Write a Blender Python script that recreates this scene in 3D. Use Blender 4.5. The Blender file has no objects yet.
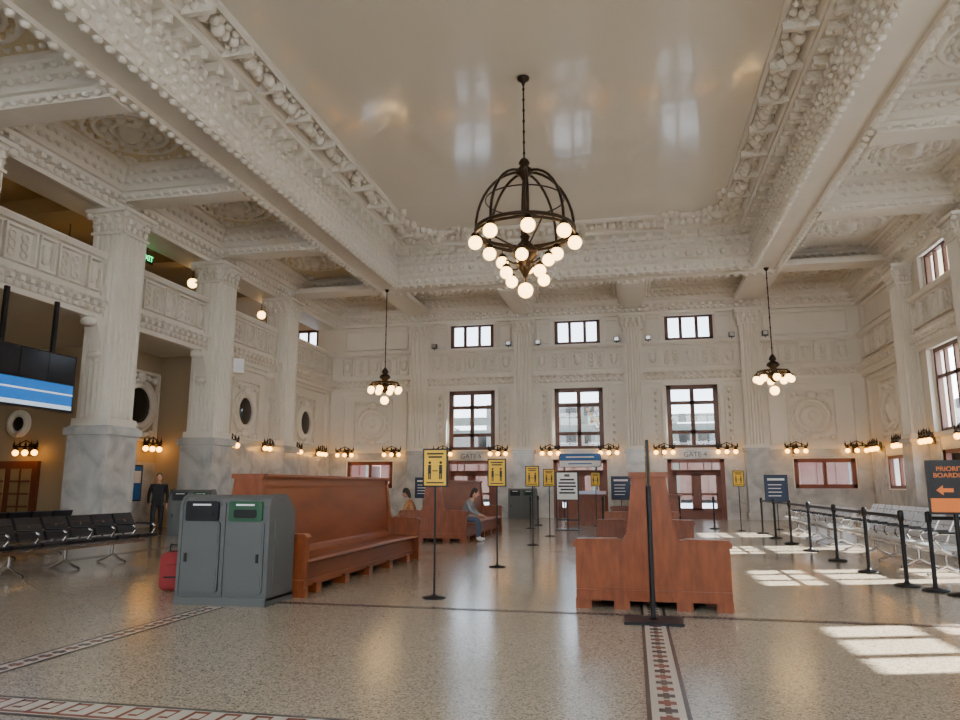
import bpy, math, random
from mathutils import Matrix, Vector
random.seed(4)
pi=math.pi
D=bpy.data
COL=bpy.context.scene.collection
# ------------------------------------------------------------------ materials
def M(name,col,rough=0.6,metal=0.0,emis=None,estr=0.0,bump=None,var=None,coat=0.0):
    m=D.materials.new(name); m.use_nodes=True
    nt=m.node_tree; b=nt.nodes['Principled BSDF']
    b.inputs['Base Color'].default_value=(*col,1)
    b.inputs['Roughness'].default_value=rough
    b.inputs['Metallic'].default_value=metal
    b.inputs['Coat Weight'].default_value=coat
    b.inputs['Coat Roughness'].default_value=0.08
    if emis:
        b.inputs['Emission Color'].default_value=(*emis,1)
        b.inputs['Emission Strength'].default_value=estr
    tc=nt.nodes.new('ShaderNodeTexCoord')
    if var:  # (scale, col2, stretch)
        n=nt.nodes.new('ShaderNodeTexNoise'); n.inputs['Scale'].default_value=var[0]
        n.inputs['Detail'].default_value=6
        mp=nt.nodes.new('ShaderNodeMapping')
        if len(var)>2: mp.inputs['Scale'].default_value=var[2]
        nt.links.new(tc.outputs['Object'],mp.inputs[0]); nt.links.new(mp.outputs[0],n.inputs['Vector'])
        r=nt.nodes.new('ShaderNodeValToRGB')
        r.color_ramp.elements[0].position=0.3; r.color_ramp.elements[1].position=0.7
        r.color_ramp.elements[0].color=(*col,1); r.color_ramp.elements[1].color=(*var[1],1)
        nt.links.new(n.outputs[0],r.inputs[0]); nt.links.new(r.outputs[0],b.inputs['Base Color'])
    if bump: # (scale,strength,distance,type)
        if len(bump)>3 and bump[3]=='v':
            n=nt.nodes.new('ShaderNodeTexVoronoi'); n.feature='SMOOTH_F1'; o=n.outputs['Distance']
        else:
            n=nt.nodes.new('ShaderNodeTexNoise'); n.inputs['Detail'].default_value=3; o=n.outputs[0]
        n.inputs['Scale'].default_value=bump[0]
        bp=nt.nodes.new('ShaderNodeBump'); bp.inputs['Strength'].default_value=bump[1]
        bp.inputs['Distance'].default_value=bump[2]
        nt.links.new(tc.outputs['Object'],n.inputs['Vector'])
        nt.links.new(o,bp.inputs['Height']); nt.links.new(bp.outputs[0],b.inputs['Normal'])
    return m
plaster=M('plaster_cream',(0.80,0.755,0.67),0.42,var=(1.2,(0.76,0.71,0.62)))
relief=M('plaster_relief',(0.80,0.755,0.67),0.4,bump=(14,0.5,0.03,'v'))
warmlitrel=M('plaster_relief_gilded',(0.70,0.58,0.37),0.45,bump=(14,0.5,0.03,'v'))  # warm light on the left coffers, put into the plaster colour
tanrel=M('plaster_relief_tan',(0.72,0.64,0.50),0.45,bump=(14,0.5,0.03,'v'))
panelm=M('ceiling_gloss_paint',(0.74,0.69,0.59),0.17,bump=(1.3,0.22,0.05),coat=0.8)
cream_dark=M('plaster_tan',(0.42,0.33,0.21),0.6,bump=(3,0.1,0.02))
wood=M('bench_wood',(0.150,0.031,0.006),0.36,var=(2.0,(0.24,0.060,0.013),(10,0.5,2.0)),coat=0.08)
doorwood=M('door_wood',(0.17,0.045,0.018),0.4)
winwood=M('window_wood',(0.10,0.034,0.016),0.4)
bronze=M('bronze_dark',(0.035,0.022,0.014),0.35,0.7)
globe=M('lamp_globe',(0.9,0.8,0.55),0.3,emis=(1.0,0.60,0.20),estr=9.0)
globeS=M('lamp_globe_sconce',(0.9,0.75,0.4),0.3,emis=(1.0,0.44,0.06),estr=12.0)
brass=M('brass_aged',(0.32,0.19,0.07),0.35,0.9)
black=M('black_metal',(0.010,0.010,0.012),0.4,0.3)
blackpad=M('black_vinyl',(0.010,0.011,0.016),0.38)
chrome=M('chrome_steel',(0.6,0.6,0.62),0.2,1.0)
silver=M('silver_perforated_steel',(0.55,0.56,0.58),0.4,0.3)
binm=M('bin_grey_plastic',(0.085,0.09,0.088),0.5,bump=(60,0.1,0.005))
bindark=M('bin_hole',(0.01,0.01,0.01),0.8)
green=M('sticker_green',(0.012,0.07,0.03),0.5)
white=M('sign_white',(0.82,0.82,0.80),0.5)
yellow=M('sign_yellow',(0.72,0.42,0.005),0.5)
orange=M('sign_orange',(0.75,0.18,0.015),0.5)
navy=M('sign_navy',(0.012,0.03,0.08),0.5)
bluesign=M('sign_blue',(0.015,0.12,0.36),0.5)
scr_b=M('screen_black',(0.01,0.012,0.018),0.15)
scr_blue=M('screen_blue',(0.01,0.12,0.4),0.2,emis=(0.01,0.15,0.55),estr=0.8)
scr_white=M('screen_white',(0.6,0.75,0.9),0.2,emis=(0.6,0.8,1),estr=0.7)
exitg=M('exit_green',(0.0,0.5,0.15),0.4,emis=(0.02,1,0.25),estr=4.0)
letter=M('lettering_dark',(0.08,0.075,0.07),0.6)
redbag=M('bag_red',(0.25,0.015,0.015),0.7)
tile_dark=M('mosaic_dark',(0.06,0.055,0.05),0.25)
tile_red=M('mosaic_red',(0.20,0.07,0.05),0.25)
tile_lt=M('mosaic_light',(0.48,0.43,0.36),0.2)
darkglass=M('dark_glass',(0.015,0.013,0.012),0.08)
asphalt=M('outside_ground',(0.35,0.35,0.36),0.9)
canopym=M('canopy_paint',(0.20,0.22,0.20),0.7)
trainred=M('train_red',(0.16,0.030,0.022),0.6,var=(0.25,(0.32,0.20,0.15)))
hillm=M('outside_building',(0.26,0.20,0.155),0.9,var=(0.3,(0.17,0.18,0.17)))
skin=M('skin',(0.50,0.28,0.19),0.5)
hair=M('hair_dark',(0.02,0.014,0.01),0.5)
cl_grey=M('cloth_grey',(0.22,0.23,0.25),0.85)
cl_jean=M('cloth_denim',(0.10,0.13,0.20),0.85)
cl_tan=M('cloth_tan',(0.42,0.20,0.09),0.85)
cl_black=M('cloth_black',(0.012,0.012,0.014),0.85)
shoe=M('shoe_white',(0.6,0.6,0.6),0.6)
lipm=M('lips',(0.35,0.12,0.10),0.5)
eyem=M('eye_white',(0.8,0.8,0.8),0.3)
# marble
def marble():
    m=M('marble_grey',(0.5,0.5,0.48),0.18)
    nt=m.node_tree;b=nt.nodes['Principled BSDF']
    tc=nt.nodes.new('ShaderNodeTexCoord')
    n=nt.nodes.new('ShaderNodeTexNoise'); n.inputs['Scale'].default_value=1.4; n.inputs['Detail'].default_value=12
    n.inputs['Distortion'].default_value=1.0
    r=nt.nodes.new('ShaderNodeValToRGB'); e=r.color_ramp.elements
    e[0].position=0.30; e[0].color=(0.36,0.36,0.35,1); e[1].position=0.62; e[1].color=(0.58,0.57,0.54,1)
    nt.links.new(tc.outputs['Object'],n.inputs['Vector']); nt.links.new(n.outputs[0],r.inputs[0]); nt.links.new(r.outputs[0],b.inputs['Base Color'])
    return m
marb=marble()
def terrazzo():
    m=M('terrazzo',(0.4,0.36,0.3),0.16)
    nt=m.node_tree;b=nt.nodes['Principled BSDF']
    tc=nt.nodes.new('ShaderNodeTexCoord')
    v=nt.nodes.new('ShaderNodeTexVoronoi'); v.inputs['Scale'].default_value=85
    r=nt.nodes.new('ShaderNodeValToRGB'); e=r.color_ramp.elements
    e[0].position=0.0; e[0].color=(0.13,0.105,0.075,1); e[1].position=0.28; e[1].color=(0.30,0.25,0.185,1)
    x=r.color_ramp.elements.new(0.85); x.color=(0.44,0.375,0.29,1)
    sep=nt.nodes.new('ShaderNodeSeparateColor')
    nt.links.new(tc.outputs['Object'],v.inputs['Vector'])
    nt.links.new(v.outputs['Color'],sep.inputs[0]); nt.links.new(sep.outputs[0],r.inputs[0])
    n=nt.nodes.new('ShaderNodeTexNoise'); n.inputs['Scale'].default_value=0.4; n.inputs['Detail'].default_value=5
    nt.links.new(tc.outputs['Object'],n.inputs['Vector'])
    r2=nt.nodes.new('ShaderNodeValToRGB'); r2.color_ramp.elements[0].color=(0.82,0.82,0.82,1); r2.color_ramp.elements[1].color=(1,1,1,1)
    nt.links.new(n.outputs[0],r2.inputs[0])
    mx=nt.nodes.new('ShaderNodeMix'); mx.data_type='RGBA'; mx.blend_type='MULTIPLY'; mx.inputs[0].default_value=1
    nt.links.new(r.outputs[0],mx.inputs[6]); nt.links.new(r2.outputs[0],mx.inputs[7]); nt.links.new(mx.outputs[2],b.inputs['Base Color'])
    mr=nt.nodes.new('ShaderNodeMapRange'); mr.inputs[3].default_value=0.13; mr.inputs[4].default_value=0.24
    nt.links.new(n.outputs[0],mr.inputs[0]); nt.links.new(mr.outputs[0],b.inputs['Roughness'])
    return m
terr=terrazzo()
def glassmat(name,tint,gl=.06):
    m=D.materials.new(name); m.use_nodes=True; nt=m.node_tree
    for n in list(nt.nodes):
        if n.type!='OUTPUT_MATERIAL': nt.nodes.remove(n)
    o=[n for n in nt.nodes][0]
    t=nt.nodes.new('ShaderNodeBsdfTransparent'); t.inputs[0].default_value=(*tint,1)
    g=nt.nodes.new('ShaderNodeBsdfGlossy'); g.inputs['Roughness'].default_value=0.02
    x=nt.nodes.new('ShaderNodeMixShader'); x.inputs[0].default_value=gl
    nt.links.new(t.outputs[0],x.inputs[1]); nt.links.new(g.outputs[0],x.inputs[2]); nt.links.new(x.outputs[0],o.inputs[0])
    return m
glass=glassmat('window_glass_tinted',(.30,.33,.36))
glassR=glassmat('window_glass',(.8,.82,.82))
# ------------------------------------------------------------------ mesh builder
class MB:
    def __init__(s): s.v=[];s.f=[];s.m=[];s.s=[];s.M=None
    def add(s,vs,fs,m=0,sm=False):
        b=len(s.v)
        if s.M is not None: vs=[tuple(s.M@Vector(p)) for p in vs]
        s.v+=vs
        for f in fs: s.f.append([i+b for i in f]); s.m.append(m); s.s.append(sm)
    def box(s,x0,y0,z0,x1,y1,z1,m=0):
        s.add([(x0,y0,z0),(x1,y0,z0),(x1,y1,z0),(x0,y1,z0),(x0,y0,z1),(x1,y0,z1),(x1,y1,z1),(x0,y1,z1)],
              [(0,3,2,1),(4,5,6,7),(0,1,5,4),(1,2,6,5),(2,3,7,6),(3,0,4,7)],m)
    def cbox(s,c,d,m=0):
        s.box(c[0]-d[0]/2,c[1]-d[1]/2,c[2]-d[2]/2,c[0]+d[0]/2,c[1]+d[1]/2,c[2]+d[2]/2,m)
    def prism(s,poly,ax,a,b,m=0,sm=False):
        n=len(poly)
        def P(p,t):
            return (p[0],t,p[1]) if ax=='y' else ((t,p[0],p[1]) if ax=='x' else (p[0],p[1],t))
        vs=[P(p,a) for p in poly]+[P(p,b) for p in poly]
        s.add(vs,[(i,(i+1)%n,n+(i+1)%n,n+i) for i in range(n)],m,sm)
        s.add(vs,[tuple(range(n))[::-1],tuple(range(n,2*n))],m,False)
    def sphere(s,c,r,nu=10,nv=6,m=0,sm=True):
        if not isinstance(r,(tuple,list)): r=(r,r,r)
        vs=[(c[0],c[1],c[2]+r[2])]
        for j in range(1,nv):
            t=pi*j/nv
            for i in range(nu):
                p=2*pi*i/nu
                vs.append((c[0]+r[0]*math.sin(t)*math.cos(p),c[1]+r[1]*math.sin(t)*math.sin(p),c[2]+r[2]*math.cos(t)))
        vs.append((c[0],c[1],c[2]-r[2])); L=len(vs)-1
        fs=[(0,1+i,1+(i+1)%nu) for i in range(nu)]
        for j in range(nv-2):
            for i in range(nu):
                a=1+j*nu+i;b=1+j*nu+(i+1)%nu; fs.append((a,a+nu,b+nu,b))
        k=1+(nv-2)*nu
        fs+=[(L,k+(i+1)%nu,k+i) for i in range(nu)]
        s.add(vs,fs,m,sm)
    def lathe(s,prof,c=(0,0,0),n=16,m=0,sm=True):
        vs=[];k=len(prof)
        for i in range(n):
            a=2*pi*i/n
            for r,z in prof: vs.append((c[0]+r*math.cos(a),c[1]+r*math.sin(a),c[2]+z))
        fs=[]
        for i in range(n):
            j=(i+1)%n
            for q in range(k-1): fs.append((i*k+q,j*k+q,j*k+q+1,i*k+q+1))
        s.add(vs,fs,m,sm)
    def tube(s,pts,r,n=8,m=0,closed=False,sm=True):
        pts=[Vector(p) for p in pts]; N=len(pts)
        rs=r if isinstance(r,(list,tuple)) else [r]*N
        vs=[];ref=None
        for i,p in enumerate(pts):
            if closed: t=pts[(i+1)%N]-pts[i-1]
            else: t=pts[min(i+1,N-1)]-pts[max(i-1,0)]
            t.normalize()
            if ref is None: ref=Vector((0,0,1)) if abs(t.z)<0.9 else Vector((1,0,0))
            a=t.cross(ref)
            if a.length<1e-4: a=t.cross(Vector((0,1,0)))
            a.normalize(); b=t.cross(a)
            for k in range(n):
                q=2*pi*k/n
                vs.append(tuple(p+(a*math.cos(q)+b*math.sin(q))*rs[i]))
        fs=[]
        R=N if closed else N-1
        for i in range(R):
            j=(i+1)%N
            for k in range(n): fs.append((i*n+k,i*n+(k+1)%n,j*n+(k+1)%n,j*n+k))
        s.add(vs,fs,m,sm)
        if not closed: s.add(vs[:n]+vs[-n:],[tuple(range(n)),tuple(range(n,2*n))],m)
    def ring(s,c,R,r,ax='z',n=24,m=0,k=6,R2=None):
        R2=R2 or R
        pts=[]
        for i in range(n):
            a=2*pi*i/n;u=R*math.cos(a);w=R2*math.sin(a)
            pts.append((c[0]+u,c[1]+w,c[2]) if ax=='z' else ((c[0],c[1]+u,c[2]+w) if ax=='x' else (c[0]+u,c[1],c[2]+w)))
        s.tube(pts,r,k,m,closed=True)
    def frame(s,x0,x1,y0,y1,prof,sg=1,m=0,mats=None):
        k=len(prof);vs=[]
        for (x,y,dx,dy) in ((x0,y0,-1,-1),(x1,y0,1,-1),(x1,y1,1,1),(x0,y1,-1,1)):
            for o,z in prof: vs.append((x+dx*o*sg,y+dy*o*sg,z))
        for q in range(k-1):
            mm=mats[q] if mats else m
            s.add([vs[c*k+q+e] for c in range(4) for e in (0,1)],[(2*c,2*((c+1)%4),2*((c+1)%4)+1,2*c+1) for c in range(4)],mm)
    def obj(s,name,mats,loc=None,rz=0,parent=None):
        me=D.meshes.new(name)
        me.from_pydata(s.v,[],s.f)
        for a in mats: me.materials.append(a)
        me.polygons.foreach_set('material_index',s.m)
        me.polygons.foreach_set('use_smooth',s.s)
        me.update()
        o=D.objects.new(name,me); COL.objects.link(o)
        if loc: o.location=loc
        o.rotation_euler[2]=rz
        if parent: o.parent=parent
        return o
def inst(o,loc,rz=0,name=None):
    n=D.objects.new(name or o.name.split('.')[0],o.data); COL.objects.link(n); n.location=loc; n.rotation_euler[2]=rz; return n
def rrect(w,h,r,cx=0,cy=0,k=4):
    pts=[]
    for (sx,sy,a0) in ((1,1,0),(-1,1,pi/2),(-1,-1,pi),(1,-1,3*pi/2)):
        for i in range(k+1):
            a=a0+pi/2*i/k
            pts.append((cx+sx*(w/2-r)+r*math.cos(a),cy+sy*(h/2-r)+r*math.sin(a)))
    return pts
def text(s,size,loc,rot,mat,parent=None,name='lettering',align='CENTER'):
    c=D.curves.new(name,'FONT'); c.body=s; c.size=size; c.align_x=align; c.align_y='CENTER'; c.extrude=0.004
    c.materials.append(mat); o=D.objects.new(name,c); COL.objects.link(o); o.location=loc; o.rotation_euler=rot
    if parent: o.parent=parent
    return o
# ------------------------------------------------------------------ dimensions
CX=-2.3; XL=-14.4; XR=9.8; YB=33.0; YF=-9.0
XM=-23.0
ZW=3.0      # wainscot
ZA=5.95     # architrave bottom
ZP0=6.45; ZP1=7.8  # parapet band
ZC=9.1      # capital top
ZT=9.6
GY=[27.3,22.3,17.3,12.3,7.3,2.3,-2.7]
PX=[-9.8,-4.8,0.2,5.2]
HW=6.5
def holes_wall(mb,ax,p0,p1,u0,u1,z0,z1,holes,m=0):
    us=sorted(set([u0,u1]+[h[0] for h in holes]+[h[1] for h in holes])); zs=sorted(set([z0,z1]+[h[2] for h in holes]+[h[3] for h in holes]))
    for i in range(len(us)-1):
        for j in range(len(zs)-1):
            uc=(us[i]+us[i+1])/2; zc=(zs[j]+zs[j+1])/2
            if any(h[0]<uc<h[1] and h[2]<zc<h[3] for h in holes): continue
            if uc<u0 or uc>u1 or zc<z0 or zc>z1: continue
            if ax=='x': mb.box(us[i],p0,zs[j],us[i+1],p1,zs[j+1],m)
            else: mb.box(p0,us[i],zs[j],p1,us[i+1],zs[j+1],m)
# floor
mb=MB(); mb.box(XM-.3,YF-.4,-0.3,XR+0.6,YB+0.5,0,0); mb.obj('floor',[terr])
# floor mosaic bands
def band(name,ax,c,w,a,b,kind):
    mb=MB()
    def B(u0,u1,t0,t1,z,m):
        if ax=='y': mb.box(c+u0,t0,0.0005,c+u1,t1,z,m)
        else: mb.box(t0,c+u0,0.0005,t1,c+u1,z,m)
    B(-w/2,w/2,a,b,0.003,2)
    B(-w/2,-w/2+0.03,a,b,0.005,0); B(w/2-0.03,w/2,a,b,0.005,0)
    t=a+0.05;i=0
    st=w*0.62
    while t<b-st:
        if kind=='key':
            h=w/2-0.05
            B(-h,h,t,t+0.025,0.0055,1); B(h-0.03,h,t,t+st*0.55,0.0055,1); B(-h*0.3,h,t+st*0.5,t+st*0.55,0.0055,1)
            B(-h,-h+0.03,t+0.0,t+st,0.0055,1); B(-h*0.3,-h*0.1,t+st*0.25,t+st*0.55,0.0055,1)
        else:
            q=w*0.16; 
            for k in range(4):
                f=(k+0.5)/4; hw=q*(1-abs(2*f-1))*1.8
                B(-hw,hw,t+st*0.1+k*st*0.2,t+st*0.1+(k+1)*st*0.2,0.0055,0 if i%2 else 1)
        t+=st;i+=1
    return mb.obj(name,[tile_dark,tile_red,tile_lt])
band('floor_mosaic_band','y',0.17,0.27,-2,YB-3,'dia')
band('floor_mosaic_band','y',-4.85,0.24,4.45,8.0,'dia')
band('floor_mosaic_band','y',5.2,0.24,4.45,28,'dia')
band('floor_mosaic_band','x',4.25,0.34,-4.9,0.0,'key')
band('floor_mosaic_band','x',4.25,0.34,0.34,5.0,'key')
band('floor_mosaic_band','x',8.45,0.10,-4.7,-0.0,'dia')
band('floor_mosaic_band','x',8.45,0.10,0.34,9.0,'dia')
band('floor_mosaic_band','y',-10.6,0.22,4.0,28,'dia')
# ------------------------------------------------------------------ outer walls
winc=[-7.3,-2.3,2.7]; lowc=[(-12.3,1.15),(7.95,1.22)]
mezw=[(-16.9,-15.2,7.9,9.15),(-20.2,-17.7,7.9,9.15)]
holes=[]+mezw
for c in winc:
    holes+= [(c-1.1,c+1.1,3.0,5.85),(c-1.05,c+1.05,7.85,9.1),(c-1.2,c+1.2,0,2.55)]
for c,h in lowc: holes.append((c-h,c+h,1.3,2.55))
mb=MB(); holes_wall(mb,'x',YB,YB+0.5,XM,XR+0.5,0,11.8,holes,0); mb.obj('wall_back',[plaster])
rholes=[]
ryc=[24.8,19.8,14.8,9.8,4.8,-0.2,-5.2]
for c in ryc:
    rholes+=[(c-1.1,c+1.1,3.1,5.85),(c-1.05,c+1.05,7.85,9.1)]
rholes+=[(29.0,31.2,1.3,2.55),(23.7,25.9,1.3,2.55)]
mb=MB(); holes_wall(mb,'y',XR,XR+0.5,YF,YB,0,11.8,rholes,0); mb.obj('wall_right',[plaster])
fh=[(x-2.1,x+2.1,4.2,11.3) for x in (-12.3+.15,-7.3,-2.3,2.7,7.55)]  # rear wall openings, added to let fill light into the room
mb=MB(); holes_wall(mb,'x',YF-.4,YF,XM,XR+0.5,0,11.8,fh,0); mb.obj('wall_front',[plaster])
# wainscot marble slabs
def wains(name,ax,p,sg,u0,u1,cuts):
    mb=MB()
    segs=[];u=u0
    for a,b in sorted(cuts):
        if a>u: segs.append((u,a))
        u=max(u,b)
    if u<u1: segs.append((u,u1))
    for a,b in segs:
        def bx(d,z0,z1,m):
            q0,q1=sorted((p,p+sg*d))
            if ax=='x': mb.box(a,q0,z0,b,q1,z1,m)
            else: mb.box(q0,a,z0,q1,b,z1,m)
        bx(0.07,0,0.28,1); bx(0.04,0.28,2.85,0); bx(0.10,2.85,2.95,0)
    return mb.obj(name,[marb,marb])
wb=[(c-1.35,c+1.35) for c in winc]+[(c-h-.05,c+h+.05) for c,h in lowc]
wains('trim_1','x',YB,-1,XL,XR,wb)
mb=MB()
for c,h in lowc:
    mb.box(c-h-.05,YB-.07,0,c+h+.05,YB,1.22,0); mb.box(c-h-.1,YB-.12,1.2,c+h+.1,YB,1.3,0); mb.box(c-h-.05,YB-.07,2.62,c+h+.05,YB,2.95,0)
mb.box(XR-.05,29-.1,0,XR,31.3,1.25,0);mb.box(XR-.05,23.6,0,XR,26,1.25,0)
mb.obj('trim_2',[marb])
wains('trim_3','y',XR,-1,YF,YB-.1,[(28.95,31.25),(23.65,25.95)])
# ---- pilaster building
def flutepoly(cx,cy,w,d,nf):
    pts=[]
    def side(p,q,nrm):
        L=math.hypot(q[0]-p[0],q[1]-p[1]); ux,uy=(q[0]-p[0])/L,(q[1]-p[1])/L
        n=max(1,int(nf*L/w+0.5)); marg=L*0.10; fw=(L-2*marg)/n
        pts.append(p)
        for i in range(n):
            a=marg+i*fw+fw*0.12; b=marg+(i+1)*fw-fw*0.12
            for k in range(5):
                t=k/4; uu=a+(b-a)*t; dd=-math.sin(pi*t)*fw*0.6
                pts.append((p[0]+ux*uu+nrm[0]*dd,p[1]+uy*uu+nrm[1]*dd))
    x0,x1,y0,y1=cx-w/2,cx+w/2,cy-d/2,cy+d/2
    side((x0,y0),(x1,y0),(0,-1)); side((x1,y0),(x1,y1),(1,0)); side((x1,y1),(x0,y1),(0,1)); side((x0,y1),(x0,y0),(-1,0))
    return pts
def capital(mb,cx,cy,w,d,z0,z1,m=0):
    h=z1-z0
    mb.box(cx-w*.5-.05,cy-d*.5-.05,z0-.07,cx+w*.5+.05,cy+d*.5+.05,z0,m)
    mb.add([(cx+sx*w*.46,cy+sy*d*.46,z0) for sx,sy in ((-1,-1),(1,-1),(1,1),(-1,1))]+[(cx+sx*(w*.5+.06),cy+sy*(d*.5+.06),z1-.1) for sx,sy in ((-1,-1),(1,-1),(1,1),(-1,1))],
           [(0,1,5,4),(1,2,6,5),(2,3,7,6),(3,0,4,7)],m)
    mb.box(cx-w*.5-.18,cy-d*.5-.18,z1-.1,cx+w*.5+.18,cy+d*.5+.18,z1,m)
    for tier,(zz,n,ex) in enumerate(((z0+h*.2,4,.03),(z0+h*.48,3,.08))):
        for s in range(4):
            L=w if s%2==0 else d
            nn=max(1,int(n*L/w+.5))
            for i in range(nn):
                t=(i+.5)/nn-.5
                if s==0: c=(cx+t*w,cy-d/2-ex)
                elif s==2: c=(cx+t*w,cy+d/2+ex)
                elif s==1: c=(cx+w/2+ex,cy+t*d)
                else: c=(cx-w/2-ex,cy+t*d)
                r=L/nn*.38
                rx,ry=(r,.07) if s%2==0 else (.07,r)
                mb.sphere((c[0],c[1],zz),(rx,ry,h*.2),6,5,m)
                mb.sphere((c[0]+(0 if s%2==0 else (.06 if s==1 else -.06)),c[1]+(0 if s%2 else (-.06 if s==0 else .06)),zz+h*.16),(rx*.7 if s%2==0 else .08,ry*.7 if s%2 else .08,h*.07),6,4,m)
    for sx in (-1,1):
        for sy in (-1,1):
            mb.sphere((cx+sx*(w*.5+.10),cy+sy*(d*.5+.10),z1-.19),(.1,.1,.1),8,5,m)
def pilaster(mb,cx,cy,w,d):
    mb.box(cx-w/2-.1,cy-d/2-.1,0,cx+w/2+.1,cy+d/2+.1,0.3,1)
    mb.box(cx-w/2-.05,cy-d/2-.05,.3,cx+w/2+.05,cy+d/2+.05,ZW-.15,1)
    mb.box(cx-w/2-.12,cy-d/2-.12,ZW-.15,cx+w/2+.12,cy+d/2+.12,ZW,1)
    mb.box(cx-w/2-.06,cy-d/2-.06,ZW,cx+w/2+.06,cy+d/2+.06,ZW+.15,0)
    mb.prism(flutepoly(cx,cy,w,d,5),'z',ZW+.15,8.42,0)
    capital(mb,cx,cy,w,d,8.45,ZC,0)
for x in PX:
    mb=MB(); pilaster(mb,x,YB-.26,.80,.50); mb.obj('pilaster',[plaster,marb,relief])
for y in GY[:5]:
    mb=MB(); pilaster(mb,XR-.26,y,.50,.80); mb.obj('pilaster',[plaster,marb,relief])
for y in GY[:6]:
    mb=MB(); x=XL+.2
    pilaster(mb,x,y,.98,.98)
    mb.box(x-.70,y-.70,0,x+.70,y+.70,.3,1); mb.box(x-.61,y-.61,.3,x+.61,y+.61,ZW-.25,1); mb.box(x-.69,y-.69,ZW-.25,x+.69,y+.69,ZW-.05,1)
    mb.box(x-.57,y-.57,ZW-.05,x+.57,y+.57,ZW+.2,0)
    for s in (-1,1):
        pts=[]
        for k in range(13):
            t=k/12; pts.append((y+s*(.5+.42*t**1.8),4.9+ (ZA-4.9)*t))
        poly=[(y+s*.45,4.75)]+pts+[(y+s*.45,ZA)]
        mb.prism(poly,'x',x-.30,x+.14,0)
        mb.sphere((x-.08,y+s*.85,ZA-.16),(.25,.14,.14),8,6,0)
        mb.sphere((x-.08,y+s*.55,4.95),(.22,.09,.12),8,6,0)
    mb.obj('column',[plaster,marb,relief])
# ------------------------------------------------------------------ mouldings around walls
mb=MB()
xl,xr,yf,yb=XL,XR,YF,YB
prof=[(0,ZA),(.12,ZA),(.12,ZA+.14),(.18,ZA+.17),(.18,ZA+.34),(.34,ZA+.40),(.40,ZA+.46),(.40,ZP0),(.16,ZP0+.03),(.16,ZP0+.14),(.08,ZP0+.16),(.08,ZP1-.16),(.20,ZP1-.14),(.28,ZP1-.04),(.28,ZP1),(0,ZP1)]
mb.frame(xl,xr,yf-2,yb,prof,-1,0)
mb.obj('trim_4',[plaster])
mb=MB()
def walk(a,b,st):
    n=max(1,int((b-a)/st)); st=(b-a)/n
    return [a+(i+.5)*st for i in range(n)]
def on(side,u,d,z):
    if side=='b': return (u,YB-d,z)
    if side=='l': return (XL+d,u,z)
    return (XR-d,u,z)
def sbox(mb,side,u,d,z,wu,wd,wz,m=0):
    p=on(side,u,d,z)
    mb.cbox(p,(wu,wd,wz) if side=='b' else (wd,wu,wz),m)
def ssph(mb,side,u,d,z,ru,rd,rz,m=0,nu=8,nv=5):
    mb.sphere(on(side,u,d,z),(ru,rd,rz) if side=='b' else (rd,ru,rz),nu,nv,m)
RNG={'b':(XL+.2,XR-.2),'l':(3,YB-.2),'r':(3,YB-.2)}
for sd in 'blr':
    a,b=RNG[sd]
    for u in walk(a,b,.30): sbox(mb,sd,u,.25,ZA+.34,.14,.20,.11)
    for u in walk(a,b,.24): ssph(mb,sd,u,.2,ZA+.21,.075,.08,.08,0,6,4)
    for u in walk(a,b,.34): ssph(mb,sd,u,.40,ZP0-.05,.12,.05,.05,0,6,4)
    pit=PX if sd=='b' else GY
    cells=sorted(pit+[XL,XR] if sd=='b' else pit+[YB])
    for i in range(len(cells)-1):
        c0,c1=cells[i]+.60,cells[i+1]-.60
        if c1<a: continue
        segs=[(c0,c0+.5),(c0+.6,(c0+c1)/2-.35),((c0+c1)/2-.28,(c0+c1)/2+.28),((c0+c1)/2+.35,c1-.6),(c1-.5,c1)]
        for k,(s0,s1) in enumerate(segs):
            sc=(s0+s1)/2; z0,z1=ZP0+.26,ZP1-.26
            for (uu,zz,wu,wz) in ((sc,z0,s1-s0,.06),(sc,z1,s1-s0,.06),(s0+.03,(z0+z1)/2,.06,z1-z0),(s1-.03,(z0+z1)/2,.06,z1-z0)):
                sbox(mb,sd,uu,.15,zz,wu,.15,wz)
            if k in (1,3):
                for u in walk(s0+.1,s1-.1,.3):
                    for zz in (z0+.2,(z0+z1)/2,z1-.2):
                        mb.ring(on(sd,u,.12,zz),.10,.035,'y' if sd=='b' else 'x',8,0,4)
            else: 
                ssph(mb,sd,sc,.11,(z0+z1)/2,.15,.13,.26,0,8,6)
                for q in (-1,1): ssph(mb,sd,sc+q*.12,.11,(z0+z1)/2+.2,.07,.08,.07,0,6,4)
mb.obj('trim_5',[plaster])
# mezzanine (left)
mb=MB()
mb.box(XL-.3,YF,ZP0-.3,XL-.01,YB,ZP1,0)
mb.box(XM+.01,YF,ZA,XL-.01,YB,ZP0,0)
mb.obj('mezzanine_balcony',[plaster])
mb=MB()
mb.box(XL-.9,YF,ZC,XL+.05,YB,11.8,0)
mb.box(XL-.25,22.7,0,XL-.02,YB,ZA,0)
mb.obj('wall_left',[plaster])
mb=MB()
mb.box(-16.7,20.2,0,-16.4,22.9,ZA,0)
mb.box(XM,20.2,0,-16.4,20.5,ZA,0)
mb.box(-16.5,22.6,0,-14.5,22.9,ZA,0)
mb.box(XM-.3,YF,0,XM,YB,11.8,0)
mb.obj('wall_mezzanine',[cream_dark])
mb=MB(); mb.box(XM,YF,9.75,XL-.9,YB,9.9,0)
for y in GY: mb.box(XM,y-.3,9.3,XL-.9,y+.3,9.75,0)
mb.obj('ceiling_mezzanine',[cream_dark])
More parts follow.
